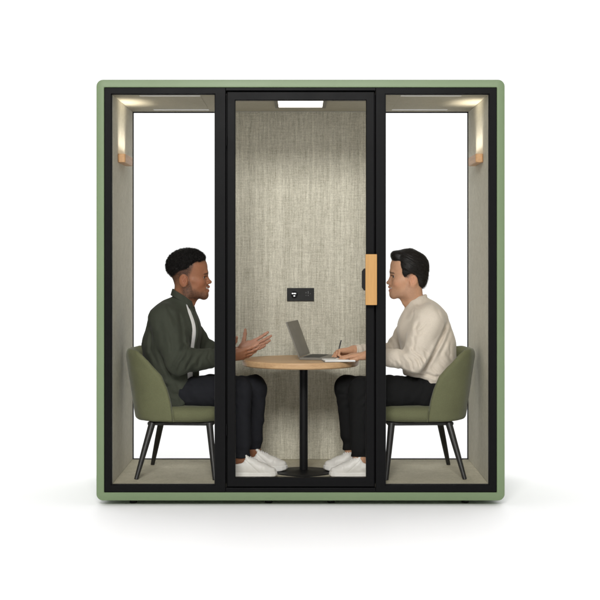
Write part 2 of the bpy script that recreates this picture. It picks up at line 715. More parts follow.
# front: two side windows and the door between them
AX0, AX1, AZ0, AZ1 = X0(111), X0(489.6), Z0(485.4), Z0(93.6)
g = .0012
for a0, a1, b0, b1 in ((ix0 + g, X0(225.5), AX0, X0(215)), (X0(375.8), ix1 - g, X0(385.4), AX1)):
    fr = frame_ring('window_frame', a0, a1, iz0 + g, iz1 - g, b0, b1, AZ0, AZ1, .007, .06, M['black'], booth)
    box('glass_pane', b0 - .004, b1 + .004, .030, .036, AZ0 - .004, AZ1 + .004, M['glass'], fr, 0)
    frame_ring('gasket', b0 + .0003, b1 - .0003, AZ0 + .0003, AZ1 - .0003, b0 + .004, b1 - .004, AZ0 + .004, AZ1 - .004,
               .024, .0295, M['rubber'], fr, .001)
frame_ring('door_surround', X0(222.5), X0(378.5), Z0(485.2), Z0(93.8), X0(230.5), X0(371.2), Z0(483), Z0(95.8), .0608, .069, M['black'], booth, .001)
frame_ring('door_stop', X0(225.7), X0(375.6), iz0 + g, iz1 - g, X0(230.5), X0(371.2), Z0(483), Z0(95.8), .0535, .0603, M['black'], booth, .001)
box('door_header', X0(225.7), X0(375.6), .009, .053, Z0(90.3), iz1 - g, M['black'], booth, .0015)
box('door_sill', X0(225.7), X0(375.6), .009, .053, iz0 + g, Z0(488.2), M['black'], booth, .0015)
door = frame_ring('door', X0(227.2), X0(374.4), Z0(487), Z0(91.6), X0(235.2), X0(366.2), Z0(478), Z0(100),
                  .006, .052, M['black'], booth, .003)
box('glass_pane', X0(234.6), X0(366.8), .026, .034, Z0(478.6), Z0(99.4), M['glass'], door, 0)
box('handle', X0(365.2), X0(376.6), -.045, -.012, Z0(304.8), Z0(254.2), M['oakedge'], door, .003, 3)
for zz in (Z0(263), Z0(296)):
    box('handle_mount', X0(368), X0(372), -.0115, .0058, zz - .012, zz + .012, M['black'], door, .001)
bm = bmesh.new()
pts = [(366, 268.5), (364, 268.5), (361.8, 271.5), (361.8, 287.5), (364, 290.5), (366, 290.5)]
f0 = [bm.verts.new((X0(x) + .0005, .004, Z0(y))) for x, y in pts]
f1 = [bm.verts.new((X0(x) + .0005, .0255, Z0(y))) for x, y in pts]
bm.faces.new(f0)
bm.faces.new(f1)
for i in range(6):
    bm.faces.new((f0[i], f0[i - 1], f1[i - 1], f1[i]))
link('lock_plate', bm_mesh(bm), M['blackmat'], door)
for zz in (Z0(140), Z0(430)):
    tube('hinge', [(X0(226.4), .004, zz - .03), (X0(226.4), .004, zz + .03)], .0028, M['black'], door, 10)

# lining
WX, ZR, YI = 1.0166, 2.212, 1.0
for s in (-1, 1):
    a, b = sorted((s * WX, s * (ix1 - .002)))
    box('side_wall', a, b, .061, .998, ZF + .0005, ZR - .0005, M['side'], booth, .002)
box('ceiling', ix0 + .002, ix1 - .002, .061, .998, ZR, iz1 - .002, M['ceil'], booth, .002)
box('carpet', ix0 + .002, ix1 - .002, .061, .998, iz0 + .002, ZF, M['carpet'], booth, .002)
PX = .460
for s in (-1, 1):
    a, b = sorted((s * (PX + .001), s * (ix1 - .003)))
    fa, fb = sorted((s * (PX + .014), s * (WX - .004)))
    fr = frame_ring('back_window_frame', a, b, iz0 + .004, iz1 - .004, fa, fb, ZF + .003, ZR - .005, YI, 1.028, M['black'], booth, .001)
    # the lining stands in front of this frame, so it shows only as a thin dark border
    box('glass_pane', fa - .003, fb + .003, 1.012, 1.018, ZF + .0005, ZR - .002, M['glass'], fr, 0)
box('back_panel', -PX, PX, .985, 1.034, ZF + .001, ZR - .001, M['back'], booth, .004)

# ceiling lamp and the two framed ceiling panels
cl = frame_ring('ceiling_light', 0, 1, 0, 1, .1, .9, .1, .9, 0, .01, M['trim'], booth)
bpy.data.objects.remove(cl)
bm = bmesh.new()
lx, ly0, ly1 = .127, .27, .66
for x0, x1, y0, y1 in ((-lx - .02, -lx, ly0 - .02, ly1 + .02), (lx, lx + .02, ly0 - .02, ly1 + .02),
                       (-lx, lx, ly0 - .02, ly0), (-lx, lx, ly1, ly1 + .02)):
    add_box(bm, x0, x1, y0, y1, ZR - .011, ZR - .0005, 0)
cl = link('ceiling_light', bm_mesh(bm), M['trim'], booth)
box('diffuser', -lx + .001, lx - .001, ly0 + .001, ly1 - .001, ZR - .007, ZR - .001, M['diff'], cl, 0)
for s in (-1, 1):
    a, b = sorted((s * .875, s * .545))
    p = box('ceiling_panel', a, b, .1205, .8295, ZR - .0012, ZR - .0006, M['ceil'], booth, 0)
    box('trim', a, b, .080, .120, ZR - .0022, ZR - .0007, M['alu'], p, 0)
    box('trim', a, b, .830, .885, ZR - .0022, ZR - .0007, M['alu'], p, 0)

# oak wall lamps with an up-light
for s in (-1, 1):
    z1 = 1.908
    a, b = s * (WX - .0005), s * (WX - .043)
    lo_, hi_ = min(a, b), max(a, b)
    oc = ((lo_ + hi_) / 2, .455)
    hw, hl = (hi_ - lo_) / 2, .180

    def rct(w, l, r, z):
        return [(x + oc[0], zz_ + oc[1], z) for x, _, zz_ in rrect(w, l, r, 0, 0, 0, 5)]
    loops = [rct(hw - .006, hl - .006, .004, z1 - .020), rct(hw - .006, hl - .006, .004, z1 - .001), rct(hw - .005, hl - .005, .005, z1),
             rct(hw - .002, hl - .002, .011, z1), rct(hw, hl, .012, z1 - .002), rct(hw, hl, .012, z1 - .045),
             rct(hw - .003, hl - .003, .010, z1 - .048)]
    wl = rings('wall_lamp', loops, M['oaklamp'], booth, close=False, cap=True)
    box('lamp_strip', oc[0] - .014, oc[0] + .014, .285, .625, z1 - .0195, z1 - .0175, M['bulb'], wl, 0)
    la = area('wall_lamp_light', (oc[0] - s * .004, .455, z1 - .006), (oc[0], .455, z1 + .3), (.022, .30), .55, (1, .92, .79))
    la.rotation_euler = (math.pi, 0, 0)
    la.data.spread = R(62)

# control panel on the back wall
k = U(.98)
PYC = .985


def B(px, py):
    return Q(px, py, PYC)


p0, p1 = B(287, 301), B(314, 288)
cp = box('control_panel', p0[0], p1[0], PYC - .012, PYC - .0005, p0[2], p1[2], M['panel'], booth, .0015)
c = B(294.3, 294.4)
bm = bmesh.new()
tube_bm(bm, [(c[0], PYC - .0125, c[2]), (c[0], PYC - .024, c[2])], [.021, .019], 32)
dl = link('dial', bm_mesh(bm), M['dialglass'], cp)
bm = bmesh.new()
for qx, qz, w, h in ((-.0105, .006, .008, .007), (.0005, .006, .008, .007), (.0085, .006, .0035, .007), (0, -.0085, .009, .006)):
    add_box(bm, c[0] + qx - w / 2, c[0] + qx + w / 2, PYC - .0252, PYC - .0242, c[2] + qz - h / 2, c[2] + qz + h / 2)
link('digits', bm_mesh(bm), M['mark'], cp)
bm = bmesh.new()
for px, py, w, h in ((306, 292.6, .003, .008), (308.2, 292.4, .003, .016), (308.2, 295.4, .003, .006), (306, 295.3, .003, .004), (310.3, 293.6, .002, .005)):
    q = B(px, py)
    add_box(bm, q[0] - w / 2, q[0] + w / 2, PYC - .0132, PYC - .0122, q[2] - h / 2, q[2] + h / 2)
link('icons', bm_mesh(bm), M['mark_dim'], cp)

for px in (133, 268.5, 331, 465.5):
    for y in (.09, 1.0):
        x = X0(px) * 1.01
        lathe('foot', [(.018, .0005), (.020, .003), (.020, .016), (.012, oz0 - .0005)], M['rubber'], booth, 24, cx=x, cy=y)

# ------------------------------------------------------------------ table
TX, TY = Q(300.5, 360, .48)[0], .48
table = empty('round_table', (TX, TY, ZF))
tag(table, 'round oak topped table on a black pedestal between the two seated men', 'table')
h = ZT - ZF
lathe('table_top', [(.322, h - .036), (.330, h - .030), (.3325, h - .008), (.331, h - .003), (.327, h)], M['oak'], table, 128)
tcx = .018
lathe('column', [(.0235, .016), (.0235, h - .045), (.060, h - .042), (.060, h - .0365)], M['blackmat'], table, 48, cx=tcx)
lathe('table_base', [(.168, .0005), (.170, .003), (.168, .006), (.05, .010), (.03, .015)], M['blackmat'], table, 96, cx=tcx)

# laptop
lap = empty('laptop', (0, 0, ZT))
tag(lap, 'open taupe laptop with its dim screen tilted back on the round table', 'laptop')
hn = np.array(Q(299.3, 360, .41)) * (1, 1, 0)
hf = np.array((hn[0] + .062, hn[1] + .285, 0))
hd = (hf - hn) / np.linalg.norm(hf - hn)
bd = np.array((hd[1], -hd[0], 0))           # towards the keyboard side
WL = np.linalg.norm(hf - hn)
zz = np.array((0, 0, 1.))


def slab(name, o, u, v, w, lu, lv, t0, t1, mat, parent, bev=.0015):
    """box spanned by u (lu), v (lv) and thickness t0..t1 along w"""
    bm = bmesh.new()
    add_box(bm, lu[0], lu[1], lv[0], lv[1], t0, t1, bev)
    for q in bm.verts:
        p = o + u * q.co.x + v * q.co.y + w * q.co.z
        q.co = p
    return link(name, bm_mesh(bm), mat, parent)


hb = hn - np.array((0, 0, 0))
bs = slab('base', hb, bd, hd, zz, (0, .205), (0, WL), .001, .014, M['lapgrey'], lap)
slab('keyboard', hb, bd, hd, zz, (.02, .115), (.015, WL - .015), .0142, .0155, M['lapkeys'], bs, 0)
slab('touchpad', hb, bd, hd, zz, (.130, .190), (WL / 2 - .05, WL / 2 + .05), .0142, .0148, M['screen'], bs, 0)
lean = R(20.5)
up = zz * math.cos(lean) - bd * math.sin(lean)
nrm = bd * math.cos(lean) + zz * math.sin(lean)
ld = slab('lid', hb + zz * .0145, up, hd, nrm, (.002, .212), (0, WL), -.006, .002, M['lapgrey'], lap)
slab('screen', hb + zz * .0145, up, hd, nrm, (.014, .204), (.007, WL - .007), .0022, .0030, M['screen'], ld, 0)

# notebook and pen
nb_o = np.array(Q(327, 361, .33)) * (1, 1, 0)
nb = empty('notebook', (0, 0, ZT))
tag(nb, 'white paper notebook lying open under the hands of the man in the sweater', 'notebook')
a = R(6)
u = np.array((math.cos(a), math.sin(a), 0))
v = np.array((-math.sin(a), math.cos(a), 0))
nb_o = np.array(((324.5 - HX) * U(.26), .225, 0))
slab('cover', nb_o, u, v, zz, (0, .175), (0, .215), .0008, .0030, M['cover'], nb, .0005)
pg = slab('page_block', nb_o, u, v, zz, (.003, .172), (.003, .212), .0032, .0100, M['paper'], nb, .001)

# ------------------------------------------------------------------ chairs
def build_chair():
    root = empty('tub_chair', (0, 0, 0))
    F = Field()
    zr = np.array([(-.365, .66), (-.335, .700), (-.318, .712), (-.285, .717), (-.245, .713), (-.2105, .690), (-.140, .622),
                   (-.093, .570), (-.063, .500), (-.047, .440), (-.038, .385), (-.03, .30), (.3, -.3)])

    def shell_f(P):
        x, y, z = P.T
        s = np.clip((z - .31) / .39, -.2, 1.1)
        rx = .247 + .060 * s
        ry = .250 + .026 * np.sqrt(np.clip(s, 0, 1.1))
        dx = np.minimum(x + .03, 0)
        rho = ((np.abs(dx) / rx) ** 2.3 + (np.abs(y) / ry) ** 2.3) ** (1 / 2.3)
        d = (rho - 1) * .235
        th = .042 - .010 * np.clip(s, 0, 1)
        w = smax(d, -(d + th), .012)
        rim = (z - np.interp(x, zr[:, 0], zr[:, 1])) * .62
        w = smax(w, rim, .03)
        w = smax(w, .312 - z, .02)
        return smax(w, x + .030, .012)
    F.add(shell_f, (-.15, 0, .5), .45, .004)

    def seat_f(P):
        x, y, z = P.T
        dx = np.where(x < 0, np.minimum(x + .03, 0), np.maximum(x - .05, 0))
        rx = np.where(x < 0, .198, .205)
        rho = ((np.abs(dx) / rx) ** 2.6 + (np.abs(y) / .252) ** 2.6) ** (1 / 2.6)
        d = (rho - 1) * .215
        dome = .392 + .012 * np.clip(1 - rho ** 2, 0, 1)
        t = smax(z - dome, .308 - z, .02)
        return smax(d, t, .05)
    F2 = Field()
    F2.add(seat_f, (.03, 0, .35), .36, .004)
    F.post = F2.post = lambda P, d: d + .0012 * vn(P * 22)
    organic('backrest', F, .0045, M['felt'], root)
    organic('seat', F2, .0045, M['felt'], root)
    for s in (-1, 1):
        tube('piping', [(-.0285, s * .2775, .388), (-.0285, s * .2665, .36), (-.0285, s * .256, .33), (-.0285, s * .247, .315)], .0032, M['felt'], root, 8)
    bm = bmesh.new()
    add_box(bm, -.185, .185, -.19, .19, .288, .307, .006)
    link('under_frame', bm_mesh(bm), M['chairleg'], root)
    for s in (-1, 1):
        tube('leg', [(-.158, s * .185, .300), (-.195, s * .233, .15), (-.2316, s * .28, .0005)], [.0195, .0165, .0115], M['chairleg'], root, 20)
        tube('leg', [(.163, s * .185, .300), (.184, s * .233, .15), (.204, s * .28, .0005)], [.0195, .0165, .0115], M['chairleg'], root, 20)
    return root


chair_left = build_chair()
tag(chair_left, 'olive green tub chair on charcoal legs under the man in the dark shirt', 'chair', 'olive tub chairs in the booth')
chair_left.location = ((178 - HX) * U(.46) + .038, .478, ZF)
chair_left.rotation_euler = (0, 0, R(-3.4))
chair_right = chair_left.copy()
COL.objects.link(chair_right)
for ch in list(chair_left.children):
    cc = ch.copy()
    COL.objects.link(cc)
    cc.parent = chair_right
chair_right['label'] = 'olive green tub chair on charcoal legs under the man in the pale sweater'
chair_right.location = (-(178 - HX) * U(.46) - .038, .478, ZF)
chair_right.rotation_euler = (0, 0, R(183.4))

# ------------------------------------------------------------------ people
YC = .45
MZ = U(YC) / 8.5714          # metres per enlarged-profile unit


class HeadMap:
    """profile drawing units (forward, down) -> world"""

    def __init__(s, x0, sx, xs, vmap):
        s.x0, s.sx, s.xs, s.vm = x0, sx, xs, np.array(vmap, float)

    def __call__(s, zx, zy, w=0):
        zy = np.interp(zy, s.vm[:, 0], s.vm[:, 1])
        q = Q(s.x0 + s.xs(zx) / 8.5714, 240 + zy / 8.5714, YC)
        return q + np.array((0, w * MZ, 0))


headL = HeadMap(155, 1, lambda x: x, [(-200, -200), (800, 800)])
headR = HeadMap(375, -1, lambda x: 97 + (487 - x) * .95, [(-200, -200), (80, 80), (280, 272), (330, 325), (357, 364), (400, 402), (440, 438), (503, 494), (800, 790)])


def add_head(F, H, k=1.0):
    m = MZ * k

    def E(zx, zy, w, rx, rw, rz, kk=.012, op='u', rot=None):
        F.el(H(zx, zy, w), np.array((rx, rw, rz)) * m, kk, op, rot)

    def C(a, b, ra, rb, kk=.01, op='u', sq=None):
        F.rc(H(*a), H(*b), ra * m, rb * m, kk, op, sq)
    E(262, 228, 0, 155, 118, 136, .02)
    E(335, 240, 0, 115, 102, 118, .03)
    E(348, 345, 0, 92, 90, 125, .03)
    E(330, 415, 0, 82, 76, 72, .03)
    for s in (-1, 1):
        C((262, 395, s * 78), (300, 452, s * 58), 26, 28, .025)
        C((300, 452, s * 58), (415, 474, s * 16), 28, 29, .025)
        E(388, 370, s * 52, 40, 36, 32, .022)                      # cheek
        C((330, 345, s * 82), (400, 350, s * 60), 16, 16, .025)   # cheekbone
    E(424, 470, 0, 30, 34, 33, .02)                               # chin
    E(410, 408, 0, 47, 50, 48, .02)                               # muzzle
    C((436, 283, -42), (436, 283, 42), 16, 16, .02)               # brow ridge
    for s in (-1, 1):
        E(436, 319, s * 47, 30, 22, 17, .014, 's')                # socket
        E(402, 317, s * 44, 22, 21, 21, .008)                     # eyeball mound
        C((440, 304, s * 22), (419, 306, s * 54), 7.5, 7, .006)     # upper lid
        C((419, 306, s * 54), (398, 318, s * 62), 7, 6, .006)
        C((432, 329, s * 24), (410, 330, s * 54), 5.5, 5.5, .006)     # lower lid
    C((440, 306, 0), (464, 356, 0), 10, 14, .012)                 # nose
    E(470, 360, 0, 17, 17, 15, .008)
    for s in (-1, 1):
        E(450, 368, s * 16, 19, 12, 14, .006)
        C((430, 350, s * 21), (428, 382, s * 24), 5, 5, .008, 's')
        E(456, 381, s * 9, 8, 5, 5, .003, 's')
    C((458, 401, -10), (458, 401, 10), 10, 10, .008)              # lips
    for s in (-1, 1):
        C((458, 401, s * 10), (424, 404, s * 44), 9.5, 5, .008)
        C((451, 434, s * 8), (422, 414, s * 44), 10, 5, .008)
    C((451, 434, -8), (451, 434, 8), 10.5, 10.5, .008)
    C((478, 418, 0), (466, 418, 0), 3.2, 3.2, .004, 's')
    for s in (-1, 1):
        C((467, 418, 0), (459, 416, s * 20), 4.0, 5, .004, 's')
        C((459, 416, s * 20), (420, 404, s * 50), 4.2, 2.5, .004, 's')
    # ears
    sx = H.sx
    for s in (-1, 1):
        a = R(12) * sx
        rot = np.array(((math.cos(a), 0, -math.sin(a)), (0, 1, 0), (math.sin(a), 0, math.cos(a))))
        b = R(16) * s * sx
        rz = np.array(((math.cos(b), -math.sin(b), 0), (math.sin(b), math.cos(b), 0), (0, 0, 1)))
        rr = rz @ rot
        E(252, 342, s * 104, 34, 13, 47, .006, 'u', rr)
        E(258, 336, s * 116, 21, 15, 31, .003, 's', rr)
        C((262, 322, s * 108), (246, 352, s * 108), 6, 6, .004)
        E(274, 352, s * 104, 8, 9, 11, .004)
        E(266, 362, s * 112, 7, 8, 9, .003, 's')
        E(266, 385, s * 98, 14, 9, 15, .008)
    # neck
    C((252, 372, 0), (248, 470, 0), 84, 76, .04)
    C((248, 470, 0), (232, 640, 0), 76, 84, .03)
    C((335, 505, 0), (322, 545, 0), 18, 16, .03)


def norm(v):
    v = np.asarray(v, float)
    return v / np.linalg.norm(v)


def add_hand(F, wrist, Xd, Nd, side, curls, thumb, sc=1.0, spread=(.10, .03, -.03, -.10), palm_arch=.004):
    """side=+1/-1 picks which way the thumb side lies; returns finger tips"""
    X = norm(Xd)
    N = norm(np.asarray(Nd, float) - (np.asarray(Nd) @ X) * X)
    T = np.cross(N, X) * side          # towards the thumb
    w = np.asarray(wrist, float)

    def L(x, t, n):
        return w + sc * (X * x + T * t + N * n)
    kn = [(.094, .030, 0), (.098, .0095, -.004), (.093, -.0115, -.003), (.084, -.030, .002)]
    base = [(.012, .016, 0), (.010, .006, 0), (.010, -.006, 0), (.012, -.016, 0)]
    for b_, q in zip(base, kn):
        F.rc(L(*b_), L(*q), .0145 * sc, .0110 * sc, .014)
    F.rc(L(.02, .022, .008), L(.055, .026, .009), .016 * sc, .013 * sc, .014)     # thumb mound
    F.rc(L(.02, -.020, .006), L(.065, -.026, .005), .0135 * sc, .011 * sc, .014)  # heel of the hand
    lens = [(.040, .026, .021), (.044, .029, .022), (.041, .027, .022), (.032, .020, .019)]
    tips = []
    for i in range(4):
        p = L(*kn[i])
        ang = 0
        r = (.0092, .0094, .0090, .0080)[i] * sc
        d0 = X * math.cos(spread[i]) + T * math.sin(spread[i])
        for j in range(3):
            ang += curls[i][j]
            d = d0 * math.cos(ang) + N * math.sin(ang)
            q = p + d * lens[i][j] * sc
            F.rc(p, q, r, r * (.93 if j < 2 else .85), .0045)
            if j:
                F.el(p, np.array((1, 1, 1)) * r * 1.04, .004)
            p, r = q, r * .93
        tips.append(p)
    p = L(.022, .026, .006)
    r = .0135 * sc
    for j, (dx, dt, dn) in enumerate(thumb):
        d = norm(X * dx + T * dt + N * dn)
        q = p + d * (.040, .034, .029)[j] * sc
        F.rc(p, q, r, r * (.82, .9, .82)[j], .007)
        p, r = q, r * (.82, .9, .82)[j]
    tips.append(p)
    return tips


def near_dist(P, a, b):
    a, b = np.asarray(a, float), np.asarray(b, float)
    ba = b - a
    t = np.clip((P - a) @ ba / (ba @ ba), 0, 1)
    return np.linalg.norm(P - a - t[:, None] * ba, axis=1), t


def fold_post(arms, extra=None, amp=.0045, gen=.004, seed=0.0, lam=.021, creases=None):
    """creases: rings that bunch at the elbow and cuff, long soft folds elsewhere"""
    def f(P, d):
        P2 = P + seed
        warp = vn(P2 * 9)
        w2 = vn(P2 * 23 + 7)
        out = np.zeros(len(P))
        for A, E_, W in arms:
            A, E_, W = (np.asarray(q, float) for q in (A, E_, W))
            dirn = norm(W - A)
            de = np.linalg.norm(P - E_, axis=1)
            ph = ((P - E_) @ dirn) / lam + warp * 1.3 + w2 * .5
            fall = np.exp(-(de / .085) ** 2)
            ins = np.clip(.55 + ((P - E_) @ norm((A + W) / 2 - E_)) / .08, 0, 1)
            out += amp * np.sin(ph * 2 * math.pi * .5) * fall * ins
            da, t = near_dist(P, E_, W)
            cf = np.exp(-((t - .85) / .25) ** 2) * np.exp(-(da / .06) ** 2)
            ph = t * np.linalg.norm(W - E_) / .017 + warp * 1.5
            out += amp * .5 * np.sin(ph * math.pi) * cf
            ds, t = near_dist(P, A, E_)
            cf = np.exp(-(ds / .10) ** 2)
            ax = norm(E_ - A)
            side = np.cross(ax, (0, 1, 0))
            ph = ((P - A) @ (ax * .45 + side * .9)) / .05 + warp * 1.4
            out += amp * .45 * np.sin(ph * math.pi) * cf
        # long folds, ridged noise stretched down the cloth
        q = P2 * np.array((16, 9, 7)) + warp[:, None] * .8
        rg = 1 - np.abs(vn(q)) * 2
        out += gen * .6 * rg * np.clip(.3 + vn(P2 * 5 + 3), 0, 1)
        out += gen * .35 * vn(P2 * 13 + 1)
        if creases:
            kx = U(.27)
            qx, qy = P[:, 0] / kx + HX, (ZC - P[:, 2]) / kx + HY
            m = smooth_mask(P[:, 1] - YC, .1)
            for pts, wd, dp in creases:
                dd = np.full(len(P), 1e9)
                tt = np.zeros(len(P))
                for i in range(len(pts) - 1):
                    (ax_, ay_), (bx_, by_) = pts[i], pts[i + 1]
                    ex, ey = bx_ - ax_, by_ - ay_
                    t = np.clip(((qx - ax_) * ex + (qy - ay_) * ey) / (ex * ex + ey * ey), 0, 1)
                    e_ = np.hypot(qx - ax_ - t * ex, qy - ay_ - t * ey)
                    tt = np.where(e_ < dd, (i + t) / (len(pts) - 1), tt)
                    dd = np.minimum(dd, e_)
                r = (dd + .5 * warp) / wd
                taper = np.clip(np.minimum(tt, 1 - tt) * 5 + .25, 0, 1)
                out += dp * .001 * m * taper * (np.exp(-r * r) - .45 * np.exp(-((r - 2.1) / 1.1) ** 2))
        if extra is not None:
            out += extra(P)
        return d + out
    return f


def shoe_set(parent, origin, toe_px, y, z, fwd, yaw=0.0):
    """low white trainer; toe at photograph column toe_px on the floor at depth y"""
    k = U(y)
    L_ = .288
    tx = (toe_px - HX) * k
    heel = np.array((tx - fwd * L_, y, z)) - np.asarray(origin)
    ca, sa = math.cos(yaw), math.sin(yaw)

    def out2(n=40):
        prof = [(0, .0), (.004, .024), (.03, .036), (.08, .036), (.13, .037), (.18, .046), (.22, .048), (.255, .040), (.278, .024), (.288, 0)]
        return prof
    prof = np.array(out2())

    def to_local(P):
        q = P - heel
        x = q[:, 0] * fwd
        yy = q[:, 1]
        return np.stack([x * ca + yy * sa, -x * sa + yy * ca, q[:, 2]], 1)

    def half(x):
        return np.interp(x, prof[:, 0], prof[:, 1])
    poly = [(x, h_) for x, h_ in prof] + [(x, -h_) for x, h_ in prof[::-1][1:-1]]

    def sole_f(P):
        q = to_local(P)
        d2 = f_poly(poly, lambda A: A[:, :2])(q)
        toe = .012 * np.clip((q[:, 0] - .21) / .078, 0, 1) ** 2
        return smax(d2, smax(q[:, 2] - .031 - toe * .3, toe - q[:, 2], .006), .006) + .0012 * np.exp(-((q[:, 2] - .021 - toe * .6) / .0022) ** 2)

    def upper_f(P):
        q = to_local(P)

        def rc(a, b, ra, rb, sy=1.0):
            return f_rc(a, b, ra, rb, ((0, 1, 0), sy))(q)
        d = rc((.256, 0, .032), (.20, 0, .042), .027, .036, .80)
        d = smin(d, rc((.20, 0, .044), (.15, 0, .056), .036, .041, .92), .02)
        d = smin(d, rc((.15, 0, .058), (.05, 0, .050), .040, .040, 1.02), .02)
        d = smin(d, rc((.045, 0, .040), (.043, 0, .066), .040, .036, 1.08), .02)
        d = smin(d, rc((.150, 0, .078), (.118, 0, .096), .022, .022, .75), .015)
        d = smin(d, rc((.020, 0, .070), (.014, 0, .088), .012, .010, .6), .012)
        cx_ = q[:, 0]
        lip = np.interp(cx_, [0, .02, .05, .085, .112, .13], [.094, .088, .078, .086, .112, .2])
        d = smax(d, (q[:, 2] - lip) * .8, .006)
        op = f_ell((.066, 0, .112), (.052, .030, .056))(q)
        d = smax(d, -op, .006)
        tg = f_rc((.140, 0, .090), (.110, 0, .121), .010, .011, ((0, 1, 0), .42))(q)
        d = smin(d, tg, .004)
        body = f_poly(poly, lambda A: A[:, :2])(q)
        d = smax(d, body + .0025, .010)
        d = smax(d, .024 - q[:, 2], .004)
        # stitched overlays: toe cap, eyestay, heel patch
        for line in (np.abs(cx_ - (.222 - 9 * q[:, 1] ** 2)), np.abs(cx_ - (.165 - 1.1 * (q[:, 2] - .05) - 0 * cx_)) + 9 * (np.abs(q[:, 1]) < .014),
                     np.abs(cx_ - (.040 + .25 * (q[:, 2] - .03)))):
            d = d + .0022 * np.exp(-(line / .0026) ** 2)
        return d
    mid = heel + np.array((fwd * .145, 0, .06))
    F = Field()
    F.add(upper_f, mid, .19, .004)
    F.post = lambda P, d: d + .0012 * vn(P * 55)
    sh = organic('shoe', F, .0032, M['shoe'], parent)
    F = Field()
    F.add(sole_f, mid, .19, .004)
    organic('sole', F, .0032, M['sole'], sh)
    bm = bmesh.new()

    def W(x, yy, zz):
        return heel + np.array((fwd * (x * ca - yy * sa), x * sa + yy * ca, zz)) if fwd > 0 else \
            heel + np.array((fwd * (x * ca - yy * sa), x * sa + yy * ca, zz))
    for i in range(5):
        x = .172 - i * .0115
        zt = .122 - (x - .118) * .43 - .0035
        sg = 1 if i % 2 else -1
        tube_bm(bm, [W(x - .006, -.027, zt - .014), W(x, -.015, zt + .001), W(x + .002 * sg, 0, zt + .005), W(x, .015, zt + .001), W(x - .006, .027, zt - .014)], .0033, 8)
    link('laces', bm_mesh(bm), M['lace'], sh, smooth=True)
    return sh


def leg_chain(F, hip, knee, ank, rh, rk, ra, hemcut=True, k=.03):
    mid = np.asarray(hip) * .5 + np.asarray(knee) * .5
    F.rc(hip, mid, rh, (rh + rk) / 2 * 1.02, k)
    F.rc(mid, knee, (rh + rk) / 2 * 1.02, rk, k)
    knee, ank = np.asarray(knee, float), np.asarray(ank, float)
    ax = norm(ank - knee)
    f = f_rc(knee, ank + ax * .03, rk * .98, ra)
    c = (knee + ank) / 2

    def capped(P):
        return smax(f(P), (P - ank) @ ax, .006)
    F.add(capped if hemcut else f, c, np.linalg.norm(ank - knee) / 2 + rk + .04, .02)


def smooth_mask(d, w):
    return np.clip(.5 - d / w, 0, 1)


